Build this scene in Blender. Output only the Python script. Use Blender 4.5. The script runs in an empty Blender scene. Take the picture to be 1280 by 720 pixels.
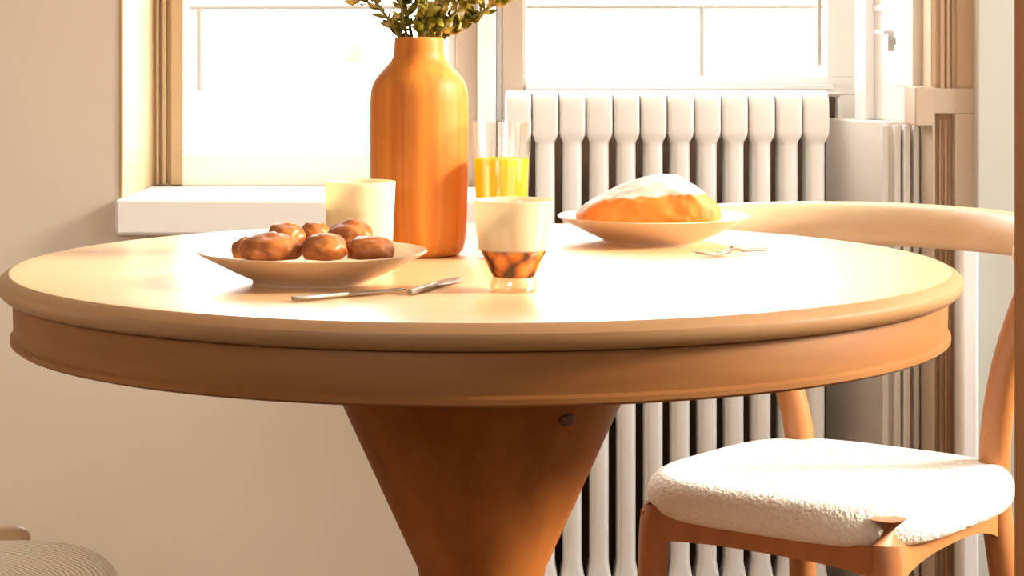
import bpy, bmesh, math, random
from mathutils import Vector, Matrix, noise
random.seed(7)
PI = math.pi
C = bpy.context.scene.collection
F, HY, EYE = 2795.0, 40.0, 1.02          # focal length in pixels, horizon row, eye height

def at(px, py, Y):
    """the point of the room at distance Y that the photo shows at pixel (px, py)"""
    return Vector(((px - 640) / F * Y, Y, EYE - (py - HY) / F * Y))
def X(px, Y): return (px - 640) / F * Y
def Z(py, Y): return EYE - (py - HY) / F * Y

# ------------------------------------------------------------------ materials
def mat(name, col, rough=.5, **kw):
    m = bpy.data.materials.new(name); m.use_nodes = True
    nt = m.node_tree; b = nt.nodes['Principled BSDF']
    b.inputs['Base Color'].default_value = (*col, 1); b.inputs['Roughness'].default_value = rough
    for k, v in kw.items(): b.inputs[k.replace('_', ' ')].default_value = v
    return m
def N(nt, t, **kw):
    n = nt.nodes.new(t)
    for k, v in kw.items(): setattr(n, k, v)
    return n
def coords(nt, scale=(1, 1, 1), kind='Object'):
    tc = N(nt, 'ShaderNodeTexCoord'); mp = N(nt, 'ShaderNodeMapping')
    mp.inputs['Scale'].default_value = scale
    nt.links.new(tc.outputs[kind], mp.inputs['Vector']); return mp.outputs['Vector']
def ramp(nt, fac, stops):
    r = N(nt, 'ShaderNodeValToRGB'); e = r.color_ramp.elements
    while len(e) < len(stops): e.new(.5)
    for q, (p, c) in zip(e, stops): q.position = p; q.color = (*c, 1)
    nt.links.new(fac, r.inputs['Fac']); return r.outputs['Color']
def noisy(name, c1, c2, scale=(8, 8, 8), nscale=1.0, rough=.5, bump=0, detail=4, lo=.35, hi=.65, bdist=.002, **kw):
    m = mat(name, c1, rough, **kw); nt = m.node_tree; b = nt.nodes['Principled BSDF']
    v = coords(nt, scale); n = N(nt, 'ShaderNodeTexNoise')
    n.inputs['Scale'].default_value = nscale; n.inputs['Detail'].default_value = detail
    nt.links.new(v, n.inputs['Vector'])
    nt.links.new(ramp(nt, n.outputs['Fac'], [(lo, c1), (hi, c2)]), b.inputs['Base Color'])
    if bump:
        bp = N(nt, 'ShaderNodeBump'); bp.inputs['Strength'].default_value = bump; bp.inputs['Distance'].default_value = bdist
        nt.links.new(n.outputs['Fac'], bp.inputs['Height']); nt.links.new(bp.outputs['Normal'], b.inputs['Normal'])
    return m
M = {}
M['wall'] = noisy('wall_paint', (.70, .60, .49), (.72, .62, .51), (3, 3, 3), rough=.9)
M['wall_light'] = noisy('cream_paint', (.55, .54, .48), (.57, .56, .50), (3, 3, 3), rough=.8)
M['white'] = noisy('white_gloss_paint', (.91, .905, .89), (.92, .915, .90), (5, 5, 5), rough=.4)
M['cream'] = noisy('sill_paint', (.90, .87, .82), (.91, .88, .84), (5, 5, 5), rough=.5)
M['flank'] = noisy('flank_paint', (.90, .85, .78), (.91, .86, .79), (5, 5, 5), rough=.6)
M['tan'] = noisy('tan_painted_wood', (.56, .38, .24), (.59, .41, .26), (12, 12, .8), rough=.5)
M['tan_pale'] = noisy('pale_tan_wood', (.52, .37, .21), (.56, .40, .23), (12, 12, .8), rough=.5)
M['taupe'] = noisy('taupe_wood', (.55, .43, .32), (.58, .46, .35), (30, 30, 1.5), rough=.6)
M['brown'] = noisy('brown_wood', (.32, .125, .035), (.37, .155, .048), (40, 40, 1.2), rough=.95, Specular_IOR_Level=.1)
M['niche_shade'] = noisy('shaded_niche_wall', (.115, .066, .034), (.15, .085, .045), (30, 30, 2), rough=.8)  # wall colour darkened to hold the shade between the radiator columns
M['ceiling'] = mat('ceiling_paint', (.85, .80, .72), .9)
M['floor'] = noisy('oak_floor', (.13, .075, .04), (.20, .12, .065), (1.5, 14, 1), nscale=2, rough=.45)
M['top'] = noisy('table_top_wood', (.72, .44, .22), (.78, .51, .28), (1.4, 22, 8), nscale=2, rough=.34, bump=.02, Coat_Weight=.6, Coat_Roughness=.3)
M['rim'] = noisy('table_edge_wood_shaded', (.30, .155, .062), (.36, .19, .08), (3, 3, 26), nscale=1.5, rough=.4)  # same wood as the top, shade of the edge put into its colour
M['knot'] = mat('dark_knot', (.10, .03, .008), .6)
M['table'] = noisy('table_wood_shaded', (.23, .088, .023), (.28, .115, .033), (3, 3, 26), nscale=1.5, rough=.5, Specular_IOR_Level=.2)  # the top's wood again, darkened to carry the backlit shade on the apron
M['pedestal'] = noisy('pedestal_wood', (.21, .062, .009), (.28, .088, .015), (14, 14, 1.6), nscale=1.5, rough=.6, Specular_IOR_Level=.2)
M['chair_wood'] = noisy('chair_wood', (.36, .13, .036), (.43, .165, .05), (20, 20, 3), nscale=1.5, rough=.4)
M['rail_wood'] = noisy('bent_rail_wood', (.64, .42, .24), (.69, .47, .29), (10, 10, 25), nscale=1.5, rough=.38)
M['vase'] = noisy('vase_wood', (.46, .13, .014), (.60, .21, .030), (42, 42, 1.1), nscale=1.6, rough=.5, bump=.05, Specular_IOR_Level=.3)
M['boucle'] = noisy('boucle_fabric', (.86, .78, .68), (.91, .85, .76), (1, 1, 1), nscale=170, rough=.95, bump=.9, bdist=.004, detail=2)
M['plate'] = noisy('glazed_clay', (.60, .42, .26), (.65, .47, .31), (9, 9, 9), rough=.35)
M['steel'] = mat('brushed_steel', (.30, .25, .20), .42, Metallic=.8)
M['fork_metal'] = mat('tarnished_silver', (.24, .165, .11), .5, Metallic=.25)
M['dull_metal'] = mat('window_metal', (.55, .53, .50), .4, Metallic=.5)
M['radiator'] = noisy('radiator_enamel', (.87, .86, .83), (.89, .88, .86), (6, 6, 6), rough=.38)
M['outdoor_white'] = mat('white_render', (.75, .74, .72), .8)
M['outdoor_grey'] = mat('grey_iron', (.135, .125, .105), .7)
M['canvas'] = mat('beige_canvas', (.15, .12, .09), .9)
M['stem'] = noisy('plant_stem', (.16, .15, .03), (.26, .22, .06), (60, 60, 60), rough=.6)

def leaf_mat():
    m = bpy.data.materials.new('leaf'); m.use_nodes = True; nt = m.node_tree; nt.nodes.clear()
    v = coords(nt, (45, 45, 45)); n = N(nt, 'ShaderNodeTexNoise'); n.inputs['Scale'].default_value = 1.2
    nt.links.new(v, n.inputs['Vector'])
    c = ramp(nt, n.outputs['Fac'], [(.38, (.13, .115, .012)), (.5, (.36, .28, .04)), (.64, (.80, .64, .24))])
    d = N(nt, 'ShaderNodeBsdfDiffuse'); t = N(nt, 'ShaderNodeBsdfTranslucent'); mx = N(nt, 'ShaderNodeMixShader')
    mx.inputs[0].default_value = .35; o = N(nt, 'ShaderNodeOutputMaterial')
    nt.links.new(c, d.inputs[0]); nt.links.new(c, t.inputs[0])
    nt.links.new(d.outputs[0], mx.inputs[1]); nt.links.new(t.outputs[0], mx.inputs[2]); nt.links.new(mx.outputs[0], o.inputs[0])
    return m
M['leaf'] = leaf_mat()

def mixmat(name, parts):
    """parts: list of (weight, shader type, colour, roughness)"""
    m = bpy.data.materials.new(name); m.use_nodes = True; nt = m.node_tree; nt.nodes.clear()
    o = N(nt, 'ShaderNodeOutputMaterial'); cur = None; tot = 0
    for w, t, c, r in parts:
        s = N(nt, t); s.inputs['Color'].default_value = (*c, 1)
        if r is not None and 'Roughness' in s.inputs: s.inputs['Roughness'].default_value = r
        tot += w
        if cur is None: cur = s.outputs[0]
        else:
            mx = N(nt, 'ShaderNodeMixShader'); mx.inputs[0].default_value = w / tot
            nt.links.new(cur, mx.inputs[1]); nt.links.new(s.outputs[0], mx.inputs[2]); cur = mx.outputs[0]
    nt.links.new(cur, o.inputs[0]); return m
D, T, G, TL = 'ShaderNodeBsdfDiffuse', 'ShaderNodeBsdfTransparent', 'ShaderNodeBsdfGlossy', 'ShaderNodeBsdfTranslucent'
M['pane'] = mixmat('window_glass', [(.94, T, (1, 1, 1), None), (.06, G, (1, 1, 1), .02)])
M['glass'] = mixmat('clear_glass', [(.86, T, (.97, .98, .97), None), (.14, G, (1, 1, 1), .03)])
M['glass_foot'] = mixmat('clear_glass_foot', [(.5, T, (1, .88, .68), None), (.2, G, (1, 1, 1), .05), (.3, TL, (1, .8, .5), None)])
M['frosted'] = mixmat('frosted_glass', [(.50, D, (.80, .70, .53), None), (.44, TL, (.90, .80, .58), None), (.06, G, (1, 1, 1), .15)])
M['frosted_pale'] = mixmat('frosted_glass_pale', [(.50, D, (.82, .74, .56), None), (.50, TL, (.95, .85, .60), None)])
M['juice'] = mixmat('orange_juice', [(.45, D, (1, .62, .01), None), (.50, TL, (1, .72, .01), None), (.05, G, (1, 1, 1), .05)])

def amber_mat():
    m = bpy.data.materials.new('amber_tea'); m.use_nodes = True; nt = m.node_tree; nt.nodes.clear()
    v = coords(nt, (70, 70, 55)); n = N(nt, 'ShaderNodeTexVoronoi'); n.inputs['Scale'].default_value = 1.0
    nt.links.new(v, n.inputs['Vector'])
    c = ramp(nt, n.outputs['Distance'], [(.25, (.95, .42, .04)), (.5, (.75, .22, .02)), (.75, (.12, .03, .008))])
    d = N(nt, D); t = N(nt, TL); g = N(nt, G); g.inputs['Roughness'].default_value = .05
    a = N(nt, 'ShaderNodeMixShader'); a.inputs[0].default_value = .5
    b = N(nt, 'ShaderNodeMixShader'); b.inputs[0].default_value = .08; o = N(nt, 'ShaderNodeOutputMaterial')
    nt.links.new(c, d.inputs[0]); nt.links.new(c, t.inputs[0])
    nt.links.new(d.outputs[0], a.inputs[1]); nt.links.new(t.outputs[0], a.inputs[2])
    nt.links.new(a.outputs[0], b.inputs[1]); nt.links.new(g.outputs[0], b.inputs[2]); nt.links.new(b.outputs[0], o.inputs[0])
    return m
M['amber'] = amber_mat()

def bun_mat():
    m = noisy('glazed_pastry', (.20, .045, .007), (.48, .15, .024), (28, 28, 28), nscale=1.3, rough=.42, bump=.6, detail=5)
    return m
M['bun'] = bun_mat()
def bread_mat():
    m = noisy('crust', (.56, .15, .010), (.70, .23, .022), (30, 30, 30), rough=.6, bump=.3, detail=5)
    nt = m.node_tree; b = nt.nodes['Principled BSDF']
    base = b.inputs['Base Color'].links[0].from_socket
    tc = N(nt, 'ShaderNodeTexCoord'); sp = N(nt, 'ShaderNodeSeparateXYZ'); nt.links.new(tc.outputs['Object'], sp.inputs[0])
    n = N(nt, 'ShaderNodeTexNoise'); n.inputs['Scale'].default_value = 55; n.inputs['Detail'].default_value = 5
    nt.links.new(tc.outputs['Object'], n.inputs['Vector'])
    # flour lies above a ragged line that climbs with the slope of the loaf
    a = N(nt, 'ShaderNodeMath', operation='MULTIPLY_ADD'); a.inputs[1].default_value = .014; nt.links.new(n.outputs['Fac'], a.inputs[0]); nt.links.new(sp.outputs[2], a.inputs[2])
    l = N(nt, 'ShaderNodeMath', operation='MULTIPLY_ADD'); l.inputs[1].default_value = -.07; nt.links.new(sp.outputs[0], l.inputs[0]); nt.links.new(a.outputs[0], l.inputs[2])
    l2 = N(nt, 'ShaderNodeMath', operation='MULTIPLY_ADD'); l2.inputs[1].default_value = .16; nt.links.new(sp.outputs[1], l2.inputs[0]); nt.links.new(l.outputs[0], l2.inputs[2])
    r = N(nt, 'ShaderNodeMapRange'); r.inputs['From Min'].default_value = .051; r.inputs['From Max'].default_value = .0535
    nt.links.new(l2.outputs[0], r.inputs['Value'])
    mx = N(nt, 'ShaderNodeMix', data_type='RGBA'); nt.links.new(r.outputs[0], mx.inputs['Factor'])
    nt.links.new(base, mx.inputs['A']); mx.inputs['B'].default_value = (.70, .62, .54, 1)
    nt.links.new(mx.outputs['Result'], b.inputs['Base Color'])
    return m
M['bread'] = bread_mat()
def cord_mat():
    m = mat('paper_cord', (.80, .68, .52), .85); nt = m.node_tree; b = nt.nodes['Principled BSDF']
    v = coords(nt, (1, 1, 1)); w = N(nt, 'ShaderNodeTexWave', wave_type='RINGS', rings_direction='Z')
    w.inputs['Scale'].default_value = 60; w.inputs['Distortion'].default_value = 2.2; w.inputs['Detail Scale'].default_value = 1.5
    nt.links.new(v, w.inputs['Vector'])
    nt.links.new(ramp(nt, w.outputs['Fac'], [(.1, (.90, .77, .58)), (.6, (1, .93, .79))]), b.inputs['Base Color'])
    bp = N(nt, 'ShaderNodeBump'); bp.inputs['Strength'].default_value = .6; bp.inputs['Distance'].default_value = .003
    nt.links.new(w.outputs['Fac'], bp.inputs['Height']); nt.links.new(bp.outputs['Normal'], b.inputs['Normal'])
    return m
M['cord'] = cord_mat()

# ------------------------------------------------------------------ mesh helpers
def obj(name, bm, m, parent=None, smooth=True, bevel=0, angle=40):
    bmesh.ops.recalc_face_normals(bm, faces=bm.faces)
    me = bpy.data.meshes.new(name); bm.to_mesh(me); bm.free(); me.materials.append(m)
    if smooth:
        for p in me.polygons: p.use_smooth = True
        try: me.set_sharp_from_angle(angle=math.radians(angle))
        except Exception: pass
    o = bpy.data.objects.new(name, me); C.objects.link(o)
    if parent: o.parent = parent
    if bevel:
        b = o.modifiers.new('Bevel', 'BEVEL'); b.width = bevel; b.segments = 3; b.limit_method = 'ANGLE'
    return o
def box(bm, x0, x1, y0, y1, z0, z1):
    vs = [bm.verts.new((x, y, z)) for x in (x0, x1) for y in (y0, y1) for z in (z0, z1)]
    for f in ((0, 1, 3, 2), (4, 6, 7, 5), (0, 4, 5, 1), (2, 3, 7, 6), (0, 2, 6, 4), (1, 5, 7, 3)):
        bm.faces.new([vs[i] for i in f])
    return vs
def boxes(*bs):
    bm = bmesh.new()
    for b in bs: box(bm, *b)
    return bm
def lathe(profile, n=96, bm=None, cx=0, cy=0):
    """profile [(r, z)...]; r = 0 at an end closes it"""
    bm = bm or bmesh.new(); rings = []
    for r, z in profile:
        if r < 1e-6: rings.append([bm.verts.new((cx, cy, z))])
        else: rings.append([bm.verts.new((cx + r * math.cos(2 * PI * i / n), cy + r * math.sin(2 * PI * i / n), z)) for i in range(n)])
    for a, b in zip(rings, rings[1:]):
        if len(a) == 1 and len(b) == 1: continue
        for i in range(n):
            j = (i + 1) % n
            if len(a) == 1: bm.faces.new((a[0], b[j], b[i]))
            elif len(b) == 1: bm.faces.new((a[i], a[j], b[0]))
            else: bm.faces.new((a[i], a[j], b[j], b[i]))
    return bm
def smooth_profile(pts, k=6):
    """Catmull-Rom through the points"""
    out = []
    P = [pts[0]] + list(pts) + [pts[-1]]
    for i in range(1, len(P) - 2):
        for s in range(k):
            t = s / k
            out.append(tuple(.5 * ((2 * P[i][d]) + (-P[i-1][d] + P[i+1][d]) * t + (2*P[i-1][d] - 5*P[i][d] + 4*P[i+1][d] - P[i+2][d]) * t*t
                       + (-P[i-1][d] + 3*P[i][d] - 3*P[i+1][d] + P[i+2][d]) * t**3) for d in range(len(pts[0]))))
    out.append(tuple(pts[-1])); return out
def tube(path, ra, rb=None, n=16, up=Vector((0, 0, 1)), bm=None, power=2.0, caps=True):
    """sweep an ellipse: ra across, rb along up; radii numbers or lists"""
    bm = bm or bmesh.new(); path = [Vector(p) for p in path]; L = len(path)
    ra = ra if isinstance(ra, (list, tuple)) else [ra] * L
    rb = ra if rb is None else (rb if isinstance(rb, (list, tuple)) else [rb] * L)
    rings = []
    for i, p in enumerate(path):
        d = (path[min(i + 1, L - 1)] - path[max(i - 1, 0)]).normalized()
        s = d.cross(up)
        if s.length < 1e-3: s = d.cross(Vector((0, 1, 0)))
        s.normalize(); u = s.cross(d).normalized()
        ring = []
        for k in range(n):
            a = 2 * PI * k / n; c, q = math.cos(a), math.sin(a); e = 2 / power
            ring.append(bm.verts.new(p + s * ra[i] * math.copysign(abs(c) ** e, c) + u * rb[i] * math.copysign(abs(q) ** e, q)))
        rings.append(ring)
    for a, b in zip(rings, rings[1:]):
        for k in range(n): bm.faces.new((a[k], a[(k+1) % n], b[(k+1) % n], b[k]))
    if caps: bm.faces.new(rings[0]); bm.faces.new(rings[-1][::-1])
    return bm
def round_ends(path, ra, rb, k=4):
    """extra rings so a tube closes in a dome at both ends"""
    path = [Vector(p) for p in path]; P, A, B = [], [], []
    d0 = (path[0] - path[1]).normalized(); d1 = (path[-1] - path[-2]).normalized()
    for i in range(k):
        t = PI / 2 * (1 - i / k); P.append(path[0] + d0 * ra[0] * math.sin(t)); A.append(ra[0] * max(math.cos(t), .05)); B.append(rb[0] * max(math.cos(t), .05))
    P += path; A += list(ra); B += list(rb)
    for i in range(1, k + 1):
        t = PI / 2 * i / k; P.append(path[-1] + d1 * ra[-1] * math.sin(t)); A.append(ra[-1] * max(math.cos(t), .05)); B.append(rb[-1] * max(math.cos(t), .05))
    return P, A, B

def empty(name, loc, rz=0, label=None, cat=None, group=None):
    o = bpy.data.objects.new(name, None); C.objects.link(o); o.location = loc; o.rotation_euler = (0, 0, rz); o.empty_display_size = .05
    return tag(o, label, cat, group)
def tag(o, label=None, cat=None, group=None, kind=None):
    if label: o['label'] = label
    if cat: o['category'] = cat
    if group: o['group'] = group
    if kind: o['kind'] = kind
    return o
def struct(name, bm, m, parent=None, bevel=.003, smooth=True):
    o = obj(name, bm, m, parent, smooth=smooth, bevel=bevel)
    if not parent: o['kind'] = 'structure'
    return o
def sempty(name, loc=(0, 0, 0)):
    o = bpy.data.objects.new(name, None); C.objects.link(o); o.location = loc; o['kind'] = 'structure'; o.empty_display_size = .05; return o

# ------------------------------------------------------------------ room shell
YF, YW = 3.60, 3.90           # room face of the window wall, face of the window frames
XL = X(150, YF)               # left edge of the window recess
XN = 0.0                      # left edge of the radiator niche
XR = X(1165, YF)
CEIL = 2.75
struct('floor', boxes((-2.6, 2.1, -.6, 4.1, -.06, 0)), M['floor'], bevel=0)
struct('ceiling', boxes((-2.6, 2.1, -.6, 4.1, CEIL, CEIL + .06)), M['ceiling'], bevel=0)
WT = 4.02
struct('wall_back', boxes((-2.6, XL, YF, WT, 0, CEIL)), M['wall'], bevel=0)
struct('wall_below', boxes((XL, XN, YF, WT, 0, .694)), M['wall'], bevel=0)
struct('wall_above', boxes((XL, XR, YF, WT, 2.35, CEIL)), M['wall'], bevel=0)
struct('wall_rear', boxes((-2.66, -1.7, -.66, -.6, 0, CEIL), (-.6, 2.2, -.66, -.6, 0, CEIL), (-1.7, -.6, -.66, -.6, 0, 1.35), (-1.7, -.6, -.66, -.6, 2.3, CEIL)), M['wall'], bevel=0)  # unseen opening added here to let in fill light from behind the camera
struct('wall_left', boxes((-2.66, -2.6, -.6, WT, 0, CEIL)), M['wall'], bevel=0)
# cream wall to the right of the window, and the right-hand wall with its own window opening
struct('wall_right', boxes((X(1222, 3.57), 2.1, 3.57, WT, 0, CEIL)), M['wall_light'])
struct('wall_side', boxes((2.1, 2.2, -.6, 1.95, 0, CEIL), (2.1, 2.2, 3.25, WT, 0, CEIL), (2.1, 2.2, 1.95, 3.25, 0, .85), (2.1, 2.2, 1.95, 3.25, 2.45, CEIL)), M['wall_light'])
# partition with the brown door post on the right of the view
jx = X(1267, 1.62)
struct('wall_front', boxes((jx + .09, 2.1, 1.50, 1.60, 0, CEIL)), M['wall_light'], bevel=0)
struct('door_1', boxes((jx, jx + .092, 1.47, 1.62, 0, CEIL)), M['brown'])

# niche behind the radiator
struct('wall_niche', boxes((XN, X(1046, 3.90), 3.92, WT, 0, .915)), M['niche_shade'])
# right flank of the niche
fl = bmesh.new()
pl = [(X(1034, 3.90), 3.915), (X(1062, 3.90), 3.80), (X(1100, 3.80), 3.74), (X(1104, 3.74), 3.72), (.76, 3.72), (.76, 4.02), (X(1034, 3.90), 4.02)]
lo = [fl.verts.new((x, y, 0)) for x, y in pl]; hi = [fl.verts.new((x, y, Z(152, 3.74))) for x, y in pl]
fl.faces.new(lo); fl.faces.new(hi[::-1])
for i in range(len(pl)): fl.faces.new((lo[i], lo[(i+1) % len(pl)], hi[(i+1) % len(pl)], hi[i]))
struct('wall_flank', fl, M['flank'])
# white pilaster strips on the flank
ps = bmesh.new()
for a, b, d in ((1104, 1112, .012), (1118, 1126, .02), (1129, 1137, .028), (1142, 1150, .018), (1153, 1162, .012)):
    box(ps, X(a, 3.70), X(b, 3.70), 3.72 - d, 3.722, 0, Z(157, 3.70))
struct('trim_1', ps, M['white'], bevel=.002)

# sill board on the left
struct('trim_2', boxes((XL - .004, XN, 3.575, 3.97, .694, .752)), M['cream'], bevel=.006)

# pale wooden casing in the left reveal
tc = sempty('trim_3')
struct('reveal_panel', boxes((XL - .001, XL + .006, YF - .002, 3.93, .752, 2.35)), M['tan_pale'], tc)
mo = bmesh.new()
for a, b, d in ((189, 194, .004), (194, 198, .008), (202, 207, .007), (210, 213, .003), (213, 228, .009)):
    box(mo, X(a, YW - .01), X(b, YW - .01), YW - d, 3.93, .754, 2.35)
box(mo, X(188, 3.9), X(228, 3.9), YW + .002, 3.94, .754, 2.35)
struct('moulding', mo, M['tan_pale'], tc, bevel=.002)

# casing on the right: moulded shutter box over a framed recess
tr = sempty('trim_4')
up = bmesh.new(); zc = Z(112, YF)
box(up, X(1165, YF), X(1222, YF), YF + .012, 3.99, zc, 2.35)
for a, b, d in ((1165, 1171, .003), (1176, 1182, .006), (1184, 1188, .009), (1191, 1194, .005), (1197, 1222, .003)):
    box(up, X(a, YF), X(b, YF), YF + .012 - d, YF + .014, zc, 2.35)
struct('shutter_box', up, M['tan'], tr, bevel=.002)
lw = bmesh.new()
x0, x1, x2, x3 = X(1165, YF), X(1169, YF), X(1194, YF), X(1219, YF)
box(lw, x0, x3, YF, YF + .1, Z(142, YF), zc + .002)
box(lw, x0, x1, YF, YF + .1, 0, Z(142, YF)); box(lw, x2, x3, YF, YF + .1, 0, Z(142, YF))
struct('panel_frame', lw, M['taupe'], tr, bevel=.002)
rc = bmesh.new(); box(rc, x1, x2, YF + .03, YF + .09, 0, Z(142, YF))
for a, b in ((1177, 1180), (1184, 1188)): box(rc, X(a, YF), X(b, YF), YF + .022, YF + .035, 0, Z(150, YF))
struct('recessed_panel', rc, M['tan'], tr, bevel=.002)
struct('corner_block', boxes((X(1138, 3.64), X(1165, 3.62) , 3.60, 3.70, Z(157, 3.62), Z(108, 3.62))), M['taupe'], tr)
# white upright pipe casing beside it
struct('trim_5', boxes((X(1199, 3.56), X(1222, 3.56), 3.545, 3.60, 0, .70)), M['white'], bevel=.006)

# central post between the two windows
cp = sempty('trim_6')
struct('post', boxes((X(570, YW), X(597, YW), YW - .02, 3.96, .752, 2.35), (X(628, YW), X(655, YW), YW - .02, 3.96, Z(150, YW), 2.35)), M['taupe'], cp)
struct('meeting_stile', boxes((X(597, YW), X(620, YW), YW - .035, 3.96, .752, 2.35), (X(620, YW), X(628, YW), YW - .005, 3.96, .752, 2.35)), M['white'], cp)
struct('plinth_block', boxes((X(622, YW), X(656, YW), YW - .03, 3.96, .752, Z(152, YW))), M['white'], cp)

# windows
def window(name, x0, x1, z0, zr, z1, st, mat_=M['white'], y0=3.89, y1=3.94):
    w = sempty(name)
    struct('frame', boxes((x0, x1, y0, y1, z0, zr), (x0, x0 + st[0], y0, y1, zr, z1), (x1 - st[1], x1, y0, y1, zr, z1), (x0, x1, y0, y1, z1, z1 + .06)), mat_, w)
    struct('pane', boxes((x0 + st[0] - .004, x1 - st[1] + .004, (y0 + y1) / 2 - .002, (y0 + y1) / 2 + .002, zr - .004, z1 + .004)), M['pane'], w, bevel=0)
    return w
w1 = window('window_1', X(228, YW), X(570, YW), .752, Z(190, 3.89), 2.29, (.006, .014), M['cream'])
struct('glazing_bead', boxes((X(229, YW), X(558, YW), 3.883, 3.891, Z(196, 3.89), Z(191, 3.89))), M['white'], w1, bevel=.001)
w2 = window('window_2', X(655, YW), X(1086, YW), Z(118, 3.89), Z(96, 3.89), 2.29, (.004, .074))
struct('frame_rail', boxes((X(658, YW), X(1040, YW), 3.875, 3.891, Z(112, 3.88), Z(106, 3.88))), M['white'], w2, bevel=.002)
struct('stile_bead', boxes((X(1021, YW), X(1025, YW), 3.882, 3.894, Z(82, 3.89), 2.29)), M['taupe'], w2, bevel=.001)
# open casement leaf folded back against the right side
struct('apron_board', boxes((X(1046, YW), X(1100, YW), 3.89, 3.99, Z(160, YW), Z(118, YW))), M['white'], w2)
w3 = sempty('window_3')
lf = bmesh.new(); z0 = Z(152, 3.74)
a = Vector((X(1086, 3.86), 3.86, 0)); b = Vector((X(1163, 3.70), 3.70, 0)); d = (b - a); L_ = d.length; d.normalize(); nrm = Vector((-d.y, d.x, 0))
if nrm.y > 0: nrm = -nrm
def slab(bm, s0, s1, t0, t1, z0, z1):
    vs = box(bm, 0, 1, 0, 1, 0, 1)
    for v in vs:
        s = s0 if v.co.x < .5 else s1; t = t0 if v.co.y < .5 else t1; z = z0 if v.co.z < .5 else z1
        v.co = a + d * s + nrm * t; v.co.z = z
slab(lf, 0, L_, 0, .012, z0, 2.3)
slab(lf, 0, L_ * .20, .012, .03, z0, 2.3); slab(lf, L_ * .72, L_, .012, .035, Z(108, 3.74), 2.3)
slab(lf, L_ * .2, L_ * .72, .012, .017, Z(14, 3.78), Z(6, 3.78))
struct('casement', lf, M['white'], w3, bevel=.002)
hb = bmesh.new(); slab(hb, L_ * .60, L_ * .66, .03, .042, Z(64, 3.74), Z(38, 3.74)); slab(hb, L_ * .50, L_ * .66, .04, .05, Z(42, 3.74), Z(38, 3.74))
slab(hb, L_ * .60, L_ * .66, .01, .032, Z(56, 3.74), Z(46, 3.74))
struct('handle', hb, M['dull_metal'], w3, bevel=.001)

# ------------------------------------------------------------------ radiator
RX0, PITCH, RY = 648, 33.5, 3.74
rad = empty('radiator', (X(648, RY), RY, 0), 0, 'white cast iron column radiator standing in the niche under the right window', 'radiator')
def section_mesh():
    bm = bmesh.new(); n = 40; rings = []
    pw = PITCH / F * RY / 2
    levels = []
    zt, zb = Z(114, RY), .04
    zs = [zb + .0, zb + .003, zb + .010, zb + .022, zb + .05, zb + .075, zb + .10, zb + .13, .35, .6, zt - .125, zt - .10, zt - .092, zt - .088, zt - .083, zt - .077, zt - .072, zt - .067, zt - .060, zt - .045, zt - .025, zt - .012, zt - .004, zt]
    for z in zs:
        e = min(z - zb, zt - z)
        t = min(max((e - .066) / .022, 0), 1); t = t * t * (3 - 2 * t)
        w = pw * (1.0 * (1 - t) + .73 * t); dd = .046 * (1 - t) + .040 * t
        if e < .025:
            k = math.sqrt(max(1 - (1 - e / .025) ** 2, .02)); w *= .90 + .10 * k; dd *= .45 + .55 * k
        rings.append([bm.verts.new((w * math.copysign(abs(math.cos(q)) ** (.55 if t > .5 else .22), math.cos(q)), dd * math.copysign(abs(math.sin(q)) ** (.6 if t > .5 else .35), math.sin(q)), z)) for q in [2 * PI * i / n for i in range(n)]])
    for p, r in zip(rings, rings[1:]):
        for k in range(n): bm.faces.new((p[k], p[(k+1) % n], r[(k+1) % n], r[k]))
    bm.faces.new(rings[0]); bm.faces.new(rings[-1][::-1]); return bm
s0 = obj('section', section_mesh(), M['radiator'], rad, angle=60)
pr = PITCH / F * RY
for i in range(1, 12):
    s = s0.copy(); C.objects.link(s); s.parent = rad; s.location = (pr * i, 0, 0)
for q in (0, 11):
    for yy in (-.03, .03):
        obj('foot', tube([(pr * q, yy, 0), (pr * q, yy, .03), (pr * q, yy, .055)], [.016, .010, .012]), M['radiator'], rad)
vb = tube([(-pr/2 - .03, 0, .14), (-pr/2 + .004, 0, .14)], .012); tube([(-pr/2 - .028, 0, 0), (-pr/2 - .028, 0, .2)], .009, bm=vb)
obj('valve', vb, M['dull_metal'], rad)
vc = tube([(pr * 11 + pr/2 - .003, -.01, Z(118, RY)), (pr * 11 + pr/2 + .020, -.01, Z(118, RY))], .006, .004)
obj('bleed_valve', vc, M['dull_metal'], rad)

# ------------------------------------------------------------------ outside
YB = 5.2
struct('ground', boxes((-6, 6, 4.3, 30, -.3, -.2)), M['outdoor_white'], bevel=0)
bal = empty('balcony_balustrade', (0, YB, -.2), 0, 'white balcony balustrade outside the left window, seen above its frame', 'balustrade')
OZ = .2
bb = boxes((-1.6, 1.6, -.05, .05, Z(130, YB) + OZ, Z(112, YB) + OZ))
obj('coping', bb, M['outdoor_white'], bal, bevel=.004)
obj('parapet', boxes((-1.6, 1.6, -.04, .04, 0, Z(192, YB) + OZ)), M['outdoor_white'], bal, bevel=.004)
zb_, zt_ = Z(193, YB) + OZ, Z(129, YB) + OZ; hh = zt_ - zb_
prof = [(0.0, 0), (.012, 0), (.020, hh * .12), (.030, hh * .35), (.026, hh * .6), (.014, hh * .82), (.018, hh), (0, hh)]
b0 = obj('baluster', lathe([(r, z + zb_) for r, z in prof], 20), M['outdoor_white'], bal)
b0.location = (X(252, YB), 0, 0)
for i in range(1, 8):
    q = b0.copy(); C.objects.link(q); q.parent = bal; q.location = (X(252 + 42 * i, YB), 0, 0)
rl = empty('balcony_railing', (0, YB - .04, Z(112, YB)), 0, 'thin grey iron railing above the balcony coping outside the windows', 'railing')
zr0 = Z(112, YB)
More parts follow.
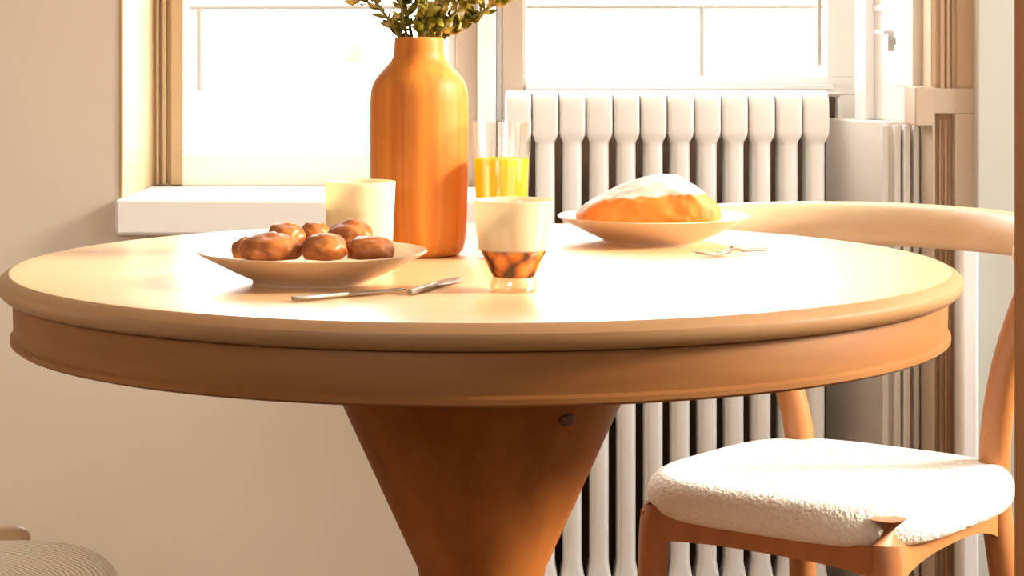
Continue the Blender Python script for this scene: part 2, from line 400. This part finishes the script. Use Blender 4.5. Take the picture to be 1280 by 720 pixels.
obj('handrail', tube([(-1.6, 0, Z(11, YB) - zr0), (0, 0, Z(9, YB) - zr0), (1.6, 0, Z(9, YB) - zr0)], .0052, .0048, n=10), M['outdoor_grey'], rl)
for px in (252, 876):
    obj('upright', tube([(X(px, YB), 0, -.002), (X(px, YB), 0, Z(9, YB) - zr0)], .0068, n=10), M['outdoor_grey'], rl)
YP = 13.0
pc = at(447, 78, YP)
par = empty('parasol', (pc.x, YP, -.2), 0, 'small blurred beige parasol far beyond the railing, left of the vase', 'parasol')
obj('canopy', lathe([(0, pc.z + .2 + .11), (.02, pc.z + .2 + .105), (.06, pc.z + .2 + .05), (.10, pc.z + .2 + .0), (.097, pc.z + .2 - .004), (.0, pc.z + .2 + .08)], 8), M['canvas'], par)
obj('pole', tube([(0, 0, 0), (0, 0, pc.z + .2 + .09)], .004, n=8), M['outdoor_white'], par)

# ------------------------------------------------------------------ table
TX, TY, TZ = -.036, 2.66, .7465
table = empty('dining_table', (TX, TY, 0), 0, 'large round pale wood pedestal table carrying the breakfast things', 'table')
R = .563
pt = [(0, TZ), (.30, TZ), (R - .022, TZ), (R - .014, TZ - .0012), (R - .006, TZ - .005), (R - .001, TZ - .010), (R, TZ - .015), (R - .002, TZ - .021), (R - .007, TZ - .026), (R - .014, TZ - .0285), (R - .03, TZ - .030), (0, TZ - .030)]
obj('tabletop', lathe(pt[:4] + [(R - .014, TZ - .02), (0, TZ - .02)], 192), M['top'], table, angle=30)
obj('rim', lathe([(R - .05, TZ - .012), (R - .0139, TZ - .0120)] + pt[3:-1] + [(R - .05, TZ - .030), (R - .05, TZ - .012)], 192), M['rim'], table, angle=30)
ra_ = R - .018
pa = [(ra_ - .03, TZ - .030), (ra_ - .001, TZ - .030), (ra_, TZ - .032), (ra_ - .001, TZ - .071), (ra_ + .003, TZ - .074), (ra_ + .003, TZ - .079), (ra_ - .001, TZ - .082), (ra_ - .03, TZ - .082), (ra_ - .03, TZ - .030)]
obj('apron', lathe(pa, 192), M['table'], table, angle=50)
pp = [(0, TZ - .030), (.176, TZ - .030), (.176, .600), (.175, .596), (.170, .590), (.0765, .385), (.069, .345), (.067, .30), (.070, .20), (.085, .12), (.13, .07), (.22, .045), (.27, .035), (.28, .02), (.28, 0), (0, 0)]
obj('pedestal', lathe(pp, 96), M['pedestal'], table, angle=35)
kb = bmesh.new(); bmesh.ops.create_uvsphere(kb, u_segments=24, v_segments=12, radius=1, matrix=Matrix.Translation((.099, -.137, .582)) @ Matrix.Rotation(.63, 4, 'Z') @ Matrix.Diagonal((.0115, .004, .007, 1)))
obj('knot', kb, M['knot'], table)
TB = TZ

# ------------------------------------------------------------------ chairs
def cushion(hx, hy, z0, z1, roll=.02, dip=.012, power=3.2, nr=30, na=96, wob=.0, notch=()):
    bm = bmesh.new()
    def edge(a):
        c, s = math.cos(a), math.sin(a); e = 2 / power
        return Vector((hx * math.copysign(abs(c) ** e, c), hy * math.copysign(abs(s) ** e, s), 0))
    prof = []   # (scale inward in metres, z)
    h = (z1 - z0) / 2; zc = (z0 + z1) / 2
    k = 10
    for i in range(k + 1):
        t = -PI / 2 + PI * i / k; prof.append((h * .9 * (1 - math.cos(t)), zc + h * math.sin(t)))
    rings = []
    def ring(ins, z, sc=1.0):
        r = []
        for j in range(na):
            a = 2 * PI * j / na; p = edge(a); L = p.length; q = p * ((L - ins) / L) * sc
            zz = z
            for nx, ny, nr_ in notch:
                dd = (q - Vector((nx, ny, 0))).length
                if dd < nr_: q += (q - Vector((nx, ny, 0))).normalized() * 0
            r.append(bm.verts.new((q.x, q.y, zz)))
        return r
    for ins, z in prof: rings.append(ring(ins, z))
    ins1 = prof[-1][0]
    for i in range(1, 12):
        s = 1 - i / 12.0
        f = min(1, (1 - s) / .35); f = f * f * (3 - 2 * f)
        rings.append(ring(ins1, z1 - dip * f, s))
    for a, b in zip(rings, rings[1:]):
        for j in range(na): bm.faces.new((a[j], a[(j+1) % na], b[(j+1) % na], b[j]))
    c = bm.verts.new((0, 0, z1 - dip)); [bm.faces.new((rings[-1][j], rings[-1][(j+1) % na], c)) for j in range(na)]
    bm.faces.new(rings[0][::-1])
    return bm
def chair(loc, rz, label, seat_mat, wood, rail_wood, style):
    t = empty('dining_chair', loc, rz, label, 'chair')
    sz = .419 if style == 'boucle' else .437
    hx = .222
    obj('seat', cushion(hx, hx, sz - .056, sz, dip=.008 if style == 'boucle' else .004, power=3.4), seat_mat, t, angle=80)
    fx, fy = .188, -.188
    for s in (-1, 1):
        fx, fy = (.188, -.188) if s > 0 else (.168, -.172)
        tp = sz - .012 if style == 'boucle' and s > 0 else sz - .04
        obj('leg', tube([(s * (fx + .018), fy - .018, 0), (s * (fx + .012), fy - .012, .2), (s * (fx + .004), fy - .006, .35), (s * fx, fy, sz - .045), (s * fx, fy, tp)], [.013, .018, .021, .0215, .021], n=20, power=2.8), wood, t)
    for s in (-1, 1):
        path = smooth_profile([(s * .175, .235, 0), (s * .165, .205, .22), (s * .155, .185, .40), (s * .185, .160, .56), (.262 if s > 0 and style == 'boucle' else s * .24, .105, .72)], 5)
        rr = [.013 + .006 * math.sin(PI * i / (len(path) - 1)) + .003 for i in range(len(path))]
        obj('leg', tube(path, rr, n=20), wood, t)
    fx, fy = .184, -.184
    # seat rails between the legs
    def rail(p, q, arch):
        bm = bmesh.new(); n = 14; p, q = Vector(p), Vector(q); dd = (q - p); sd = dd.cross(Vector((0, 0, 1))).normalized() * .009
        rows = []
        for i in range(n + 1):
            u = i / n; c = p + dd * u; low = -.030 - arch * (abs(2 * u - 1) ** 3)
            rows.append([bm.verts.new(c + sd + Vector((0, 0, 0))), bm.verts.new(c - sd), bm.verts.new(c - sd + Vector((0, 0, low))), bm.verts.new(c + sd + Vector((0, 0, low)))])
        for a, b in zip(rows, rows[1:]):
            for j in range(4): bm.faces.new((a[j], a[(j+1) % 4], b[(j+1) % 4], b[j]))
        bm.faces.new(rows[0]); bm.faces.new(rows[-1][::-1]); return bm
    zz = sz - .050
    obj('seat_rail', rail((-fx, fy, zz), (fx, fy, zz), .012), wood, t)
    obj('seat_rail', rail((-.156, .186, zz), (.156, .186, zz), .012), wood, t)
    obj('seat_rail', rail((-fx, fy, zz), (-.156, .186, zz), .028), wood, t)
    obj('seat_rail', rail((fx, fy, zz), (.156, .186, zz), .028), wood, t)
    # bent back rail
    path, a_, b_ = [], [], []
    n = 40; A0 = math.radians(-4 if style == 'boucle' else 28)
    for i in range(n + 1):
        u = i / n; an = A0 + (PI - 2 * A0) * u; m_ = max(0, math.sin(PI * u))
        path.append((.295 * math.cos(an) * (1.07 if math.cos(an) > 0 and style == 'boucle' else 1), -.045 + .30 * math.sin(an), .738 - .002 * m_)); a_.append(.015 + .010 * m_); b_.append(.020 + .012 * m_ ** .6)
    P, A, B = round_ends(path, a_, b_)
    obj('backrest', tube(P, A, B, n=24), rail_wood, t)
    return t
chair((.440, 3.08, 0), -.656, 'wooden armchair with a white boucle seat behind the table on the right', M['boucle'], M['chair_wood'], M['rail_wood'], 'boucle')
c2 = chair((-.630, 2.350, 0), math.radians(105), 'pale chair with a woven cord seat cut off at the bottom left corner', M['cord'], M['rail_wood'], M['rail_wood'], 'cord')
# raised side bar of the woven seat, its rounded end showing beside the seat
P, A, B = round_ends([(.175, .190, .420), (.232, .13, .424), (.250, .04, .426), (.250, -.115, .426)], [.016, .019, .021, .019], [.014, .016, .018, .016])
obj('side_bar', tube(P, A, B, n=20), M['rail_wood'], c2)

# ------------------------------------------------------------------ vase and stems
VX, VY = X(524, 2.745), 2.745
vase = empty('vase', (VX, VY, TB), 0, 'tall orange wooden bottle vase holding the leafy stems', 'vase')
vp = [(0, .0), (.044, 0), (.050, .002), (.0545, .008), (.0575, .022), (.0590, .05), (.0600, .10), (.0604, .16), (.0602, .19), (.0590, .203), (.0560, .2125), (.050, .221), (.042, .230), (.0355, .237), (.0322, .243), (.0310, .250), (.0306, .262), (.0300, .2665), (.0285, .2675), (.0270, .2660), (.0265, .255), (.0275, .242), (.045, .222), (.053, .19), (.053, .03), (0, .012)]
obj('body', lathe(vp, 96), M['vase'], vase, angle=60)
def leafy(name, label, base, tip, bend, nleaf, seed, size=1.0):
    rnd = random.Random(seed); t = empty(name, base, 0, label, 'plant stem', 'leafy stems in the orange vase')
    b = Vector(base); tip = Vector(tip) - b; foot = Vector((-(tip.x) * .20, -(tip.y) * .2, -.20)); foot.x = max(-.025, min(.025, foot.x)); foot.y = max(-.025, min(.025, foot.y))
    n = 16; path = []
    for i in range(n + 1):
        u = i / n; p = tip * u + Vector(bend) * math.sin(PI * u); path.append(p)
    path = [foot] + path
    obj('stem', tube(path, [.0021] + [.0021 - .0012 * i / n for i in range(n + 1)], n=8), M['stem'], t)
    nleaf = int(nleaf * 1.35); bm = bmesh.new()
    def leaf(p, d, L, w):
        d = d.normalized(); s = d.cross(Vector((rnd.uniform(-1, 1), rnd.uniform(-1, 1), rnd.uniform(-1, 1)))).normalized(); u = s.cross(d)
        prof = [(0, .08), (.2, .55), (.45, 1), (.7, .8), (.88, .4), (1, .03)]
        top, bot = [], []
        rows = []
        for q, ww in prof:
            c = p + d * L * q + u * (L * .18 * math.sin(PI * q))
            rows.append([bm.verts.new(c - s * w * ww), bm.verts.new(c + u * w * .35 * ww), bm.verts.new(c + s * w * ww), bm.verts.new(c - u * w * .10 * ww)])
        for a, e in zip(rows, rows[1:]):
            for j in range(4): bm.faces.new((a[j], a[(j+1) % 4], e[(j+1) % 4], e[j]))
        bm.faces.new(rows[0]); bm.faces.new(rows[-1][::-1])
    def bud(p, r):
        m = Matrix.Translation(p) @ Matrix.Diagonal((r, r, r * 1.3, 1))
        bmesh.ops.create_icosphere(bm, subdivisions=1, radius=1, matrix=m)
    pts = path[1:]
    for k in range(nleaf):
        u = rnd.uniform(.02, 1); i = min(int(u * n), n - 1); p = pts[i].lerp(pts[i+1], u * n - i); tan = (pts[i+1] - pts[i]).normalized()
        side = Vector((rnd.uniform(-1, 1), rnd.uniform(-1, 1), rnd.uniform(-.3, .5))).normalized()
        if u < .25: sc = .75
        else: sc = 1
        leaf(p, tan * .8 + side, rnd.uniform(.016, .032) * size * sc, rnd.uniform(.003, .006) * size)
        if rnd.random() < .45: bud(p + side * .007 + tan * .004, rnd.uniform(.0018, .0034) * size)
    obj('foliage', bm, M['leaf'], t)
zt = TB + .262
stems = [
 ('leftmost leafy stem, leaning far out of the vase to the left', (-.020, 0), (-.125, .00, .125), (.006, 0, .012), 40, 1, 1.0),
 ('thin stem second from the left, tilting left out of the vase', (-.014, -.010), (-.075, -.02, .20), (.010, 0, .02), 40, 2, 1.0),
 ('upright stem left of the middle of the bunch', (-.008, .008), (-.030, .02, .22), (-.006, 0, 0), 48, 3, 1.0),
 ('tallest straight stem in the middle of the bunch', (0, -.004), (-.004, -.02, .25), (.004, 0, 0), 50, 4, 1.0),
 ('dense dark stem just right of the middle of the bunch', (.006, -.012), (.030, -.02, .22), (-.004, 0, 0), 80, 5, 1.15),
 ('bushy stem behind the dense one, leaning slightly right', (.010, .008), (.050, .02, .20), (-.004, 0, .0), 70, 6, 1.1),
 ('arching stem leaning right with many small leaves', (.015, -.004), (.105, .0, .13), (-.012, 0, .022), 60, 7, 1.0),
 ('rightmost stem, stretching almost sideways over the window post', (.020, .004), (.165, .01, .085), (-.004, 0, .006), 60, 8, 1.0),
 ('leafy stem right of the middle, between the dense one and the arching one', (.013, .003), (.078, -.01, .17), (-.006, 0, .01), 70, 11, 1.1),
 ('short pale sprig low on the left side of the vase mouth', (-.018, .006), (-.060, .01, .052), (.0, 0, .012), 14, 9, .9),
 ('short sprig low on the right side of the vase mouth', (.019, -.008), (.062, -.01, .060), (.0, 0, .010), 26, 10, .95),
]
for lab, (bx, by), (tx, ty, tz), bend, nl, sd, sz in stems:
    base = (VX + bx, VY + by, zt); leafy('leafy_stem', lab, base, (base[0] + tx, base[1] + ty, zt + tz), bend, nl, sd, sz)

# ------------------------------------------------------------------ plates
def plate(loc, label):
    t = empty('plate', loc, 0, label, 'plate')
    p = [(0, .003), (.058, .003), (.060, 0), (.0655, 0), (.067, .004), (.085, .0125), (.105, .0235), (.1235, .0335), (.1262, .0360), (.1250, .0375), (.1225, .0368), (.104, .0275), (.085, .0175), (.068, .0100), (.05, .0085), (0, .0080)]
    p = [(r * .995, z * .93) for r, z in p]
    obj('dish', lathe(p, 96), M['plate'], t, angle=60); return t
LX, LY = X(391, 2.45), 2.45
RX, RYY = X(817, 2.92), 2.92
plate((LX, LY, TB), 'shallow cream dish full of glazed pastries at the left of the table')
plate((RX, RYY, TB), 'shallow cream dish carrying the floured loaf at the right of the table')

def bun(px, py, Y, wpx, hpx, rz, seed, label, floor_z=None, deep=1.0):
    c = at(px, py, Y); rx = wpx / F * Y / 2; rz_ = hpx / F * Y / 2
    bm = bmesh.new(); bmesh.ops.create_icosphere(bm, subdivisions=4, radius=1)
    for v in bm.verts:
        n = v.co.normalized(); k = 1 + .15 * noise.noise(n * 1.7 + Vector((seed * 7.1, 0, 0))) + .08 * noise.noise(n * 5 + Vector((0, seed * 3.3, 0)))
        z = n.z * k
        if z < -.55: z = -.55 + (z + .55) * .15
        if z > 0: z = z ** 1.0 * (1 - .12 * abs(math.sin(3 * math.atan2(n.y, n.x) + seed)) * (1 - z))
        v.co = Vector((n.x * k * rx, n.y * k * rx * .85 * deep, z * rz_))
    o = obj('pastry', bm, M['bun']); o.location = c; o.rotation_euler = (0, 0, rz)
    tag(o, label, 'pastry', 'glazed pastries in the left dish'); return o
buns = [
 (338, 312, 2.385, 74, 42, .2, 1, 'front left pastry, wide with a pale top, by the rim of the dish'),
 (405, 312, 2.375, 58, 42, .0, 2, 'small round reddish pastry at the front middle of the dish'),
 (462, 313, 2.395, 64, 36, -.3, 3, 'front right dark pastry with a pointed end towards the rim'),
 (309, 313, 2.440, 40, 34, .5, 4, 'little pastry peeking out behind the left end of the front left one'),
 (357, 297, 2.475, 50, 38, .1, 5, 'back left pastry on top of the pile, left of its middle neighbour'),
 (393, 296, 2.500, 44, 38, .4, 6, 'back middle pastry, the one between two others at the back'),
 (438, 297, 2.465, 60, 46, -.2, 7, 'large pastry highest at the back right, in front of the frosted tumbler'),
]
for px, py, Y, w, h, rz, sd, lab in buns: bun(px, py, Y, w, h, rz, sd, lab)

# loaf
def loaf():
    bm = bmesh.new(); bmesh.ops.create_icosphere(bm, subdivisions=6, radius=1)
    hx = 90 / F * RYY
    tops = [(-1.0, .034), (-.85, .043), (-.55, .058), (-.2, .069), (.1, .077), (.35, .078), (.6, .067), (.82, .057), (1.0, .044)]
    SP = smooth_profile(tops, 8)
    def top(u):
        for (a, za), (b, zb) in zip(SP, SP[1:]):
            if u <= b: return za + (zb - za) * (u - a) / (b - a)
        return tops[-1][1]
    for v in bm.verts:
        n = v.co.normalized(); x = math.copysign(abs(n.x) ** .85, n.x)
        tz = max(top(x), 0.018)
        ring = math.sqrt(max(1e-6, 1 - n.x * n.x)); cz = n.z / ring; cy = n.y / ring; w = ring ** .55
        z = (tz * .5 + tz * .5 * math.copysign(abs(cz) ** .55, cz))
        w2_ = ring ** .3; z = tz * .42 * (1 - w2_) + z * w2_
        k = 1 + .05 * noise.noise(n * 2.3) + .03 * noise.noise(n * 6.0) + .012 * noise.noise(n * 16)
        px_ = x * hx * (1 + .02 * noise.noise(n * 3)); py_ = math.copysign(abs(cy) ** .8, cy) * w * .047 * k
        v.co = Vector((px_, py_, max(z * (k if z > .02 else 1), max(0, math.hypot(px_, py_) - .055) * .52)))
    o = obj('bread_loaf', bm, M['bread']); o.location = (X(810, RYY), RYY, TB + .0095); o.rotation_euler = (0, 0, .05)
    return tag(o, 'flour dusted golden loaf lying on the right-hand dish', 'bread')
loaf()

# ------------------------------------------------------------------ glasses
gx, gy = X(450, 2.625), 2.625
cup = empty('frosted_tumbler', (gx, gy, TB), 0, 'straight cream frosted tumbler behind the pastries, left of the vase', 'tumbler')
obj('body', lathe([(0, 0), (.033, 0), (.0355, .002), (.037, .008), (.0385, .03), (.0415, .094), (.0420, .0975), (.0410, .0985), (.0400, .0970), (.037, .03), (.035, .010), (0, .008)], 64), M['frosted_pale'], cup, angle=60)
obj('drink', lathe([(0, .0085), (.0335, .0105), (.0355, .03), (.0378, .068), (0, .068)], 48), M['frosted_pale'], cup)
jx_, jy_ = X(627, 2.71), 2.71
jg = empty('juice_glass', (jx_, jy_, TB), 0, 'tall clear glass of orange juice between the vase and the footed cup', 'glass')
obj('body', lathe([(0, 0), (.026, 0), (.0285, .002), (.0295, .006), (.0330, .08), (.0362, .163), (.0362, .1645), (.0350, .1645), (.0345, .163), (.0315, .08), (.0282, .010), (0, .008)], 64), M['glass'], jg, angle=60)
obj('orange_juice', lathe([(0, .0083), (.0278, .0103), (.0312, .08), (.0330, .1195), (.0325, .1205), (0, .1200)], 64), M['juice'], jg, angle=60)
fx_, fy_ = X(642, 2.36), 2.36
fc = empty('footed_cup', (fx_, fy_, TB), 0, 'frosted cup with amber base and clear foot, nearest to the camera', 'cup')
H = .0965
obj('bowl', lathe([(.0342, .0425), (.0350, .0440), (.0353, .0450), (.0375, .0540), (.0395, .0640), (.0405, .0740), (.0412, .0850), (.0425, .0930), (.0432, .0955), (.0428, .0968), (.0418, .0962), (.0402, .0920), (.0392, .0740), (.0370, .0570), (.0340, .0460), (.0336, .0425)], 72), M['frosted'], fc, angle=60)
obj('amber_tea', lathe([(0, .0150), (.0215, .0155), (.0250, .0220), (.0285, .0305), (.0325, .0385), (.0352, .0445), (.0345, .0455), (.026, .0335), (0, .0345)], 72), M['amber'], fc, angle=60)
obj('foot', lathe([(0, .0), (.0235, 0), (.0250, .002), (.0246, .009), (.0222, .0150), (0, .0152)], 64), M['glass_foot'], fc, angle=60)

# ------------------------------------------------------------------ cutlery
def flat_piece(bm, path, widths, th, lift=.0):
    """flat metal bar following path on the table"""
    path = [Vector(p) for p in path]
    tube(path, widths, [th] * len(path), n=12, bm=bm, power=2.6)
def along(p, q, n): return [Vector(p).lerp(Vector(q), i / (n - 1)) for i in range(n)]
a0, a1 = at(366, 377, 764.4 / (378 - 40)), at(478, 366, 764.4 / (368 - 40))
a0.z = a1.z = 0
kn = empty('table_knife', (a0.x, a0.y, TB), 0, 'slim metal knife lying in front of the pastry dish', 'knife')
dv = a1 - a0; u = dv.normalized()
bm = bmesh.new(); flat_piece(bm, [u * s + Vector((0, 0, .0040)) for s in (0, .004, .02, .045, .066)], [.003, .0050, .0052, .0045, .0036], .0022); obj('handle', bm, M['steel'], kn)
bm = bmesh.new(); flat_piece(bm, [u * s + Vector((0, 0, .0036)) for s in (.064, .07, .09, .115, .132, .14)], [.0034, .006, .0078, .0078, .005, .0012], .0012); obj('blade', bm, M['steel'], kn)
b0_, b1_ = at(512, 370, 764.4 / 330), at(574, 350, 764.4 / 311)
b0_.z = b1_.z = 0; u = (b1_ - b0_).normalized(); Lb = (b1_ - b0_).length
sp = empty('butter_spreader', (b0_.x, b0_.y, TB), 0, 'short metal spreader lying between the pastry dish and the footed cup', 'spreader')
bm = bmesh.new(); flat_piece(bm, [u * s * Lb + Vector((0, 0, .0038)) for s in (.0, .05, .2, .42, .5)], [.0030, .0048, .0045, .0038, .0034], .0030); obj('handle', bm, M['steel'], sp)
bm = bmesh.new(); flat_piece(bm, [u * s * Lb + Vector((0, 0, .0032)) for s in (.49, .55, .7, .88, .97, 1.0)], [.0036, .0085, .0115, .0110, .007, .0015], .0012); obj('blade', bm, M['steel'], sp)
f0, f1 = at(884, 320, 764.4 / 282), at(958, 314, 764.4 / 275)
f0.z = f1.z = 0; u = (f1 - f0).normalized(); v = Vector((-u.y, u.x, 0)); Lf = .128
fk = empty('fork', (f0.x, f0.y, TB), 0, 'small metal fork lying beside the loaf dish on the right', 'fork')
Lf = (f1 - f0).length
bm = bmesh.new(); flat_piece(bm, [u * s * Lf + Vector((0, 0, z)) for s, z in ((.40, .009), (.5, .0085), (.6, .005), (.75, .0045), (.92, .0036), (1.0, .0036))], [.0030, .0026, .0028, .0040, .0052, .0034], .0024); obj('handle', bm, M['fork_metal'], fk)
bm = bmesh.new(); flat_piece(bm, [u * s * Lf + Vector((0, 0, z)) for s, z in ((.18, .0045), (.24, .0040), (.32, .0055), (.41, .009))], [.0090, .0105, .0095, .0030], .0012); obj('head', bm, M['fork_metal'], fk)
for k in range(4):
    o_ = v * ((k - 1.5) * .0056)
    bm = bmesh.new(); tube([u * s * Lf + o_ + Vector((0, 0, z)) for s, z in ((-.16, .0085), (-.05, .0050), (.08, .0035), (.20, .0045))], [.0008, .0012, .0013, .0014], n=8, bm=bm); obj('tine', bm, M['fork_metal'], fk)

# ------------------------------------------------------------------ light
w = bpy.data.worlds.new('World'); bpy.context.scene.world = w; w.use_nodes = True; nt = w.node_tree
bg = nt.nodes['Background']
tcw = N(nt, 'ShaderNodeTexCoord'); sx = N(nt, 'ShaderNodeSeparateXYZ'); nt.links.new(tcw.outputs['Generated'], sx.inputs[0])
c = ramp(nt, sx.outputs[2], [(.0, (1.0, .93, .84)), (.6, (.97, .95, .93))])
nt.links.new(c, bg.inputs['Color']); bg.inputs['Strength'].default_value = 7.6
sun = bpy.data.lights.new('sun', 'SUN'); sun.energy = 8.5; sun.angle = math.radians(13); sun.color = (1, .87, .68)
so = bpy.data.objects.new('sun', sun); C.objects.link(so)
trav = Vector((-1.0, .10, -.46)).normalized(); so.rotation_euler = trav.to_track_quat('-Z', 'Y').to_euler(); so.location = (3, 1, 4)
for nm, loc, size, rot in (('portal_window', (.05, 4.05, 1.55), (1.4, 1.7), (-PI / 2, 0, 0)), ('portal_side', (2.22, 2.6, 1.65), (1.7, 1.4), (0, PI / 2, 0)), ('portal_rear', (-1.15, -.68, 1.82), (1.15, 1.0), (PI / 2, 0, 0))):
    a_l = bpy.data.lights.new(nm, 'AREA'); a_l.shape = 'RECTANGLE'; a_l.size, a_l.size_y = size; a_l.cycles.is_portal = True
    ao = bpy.data.objects.new(nm, a_l); C.objects.link(ao); ao.location = loc; ao.rotation_euler = rot

# ------------------------------------------------------------------ camera
cam = bpy.data.cameras.new('camera'); co = bpy.data.objects.new('camera', cam); C.objects.link(co)
co.location = (0, 0, EYE); co.rotation_euler = (PI / 2, 0, 0)
cam.sensor_width = 36; cam.lens = 36 * F / 1280; cam.shift_y = (HY - 360) / 1280; cam.clip_start = .05
s = bpy.context.scene; s.camera = co
s.view_settings.view_transform = 'Standard'; s.view_settings.look = 'None'; s.view_settings.gamma = 1; s.view_settings.exposure = 0.28
s.view_settings.use_curve_mapping = False
s.cycles.max_bounces = 10; s.cycles.transparent_max_bounces = 16; s.cycles.use_denoising = True; s.cycles.sample_clamp_indirect = 6
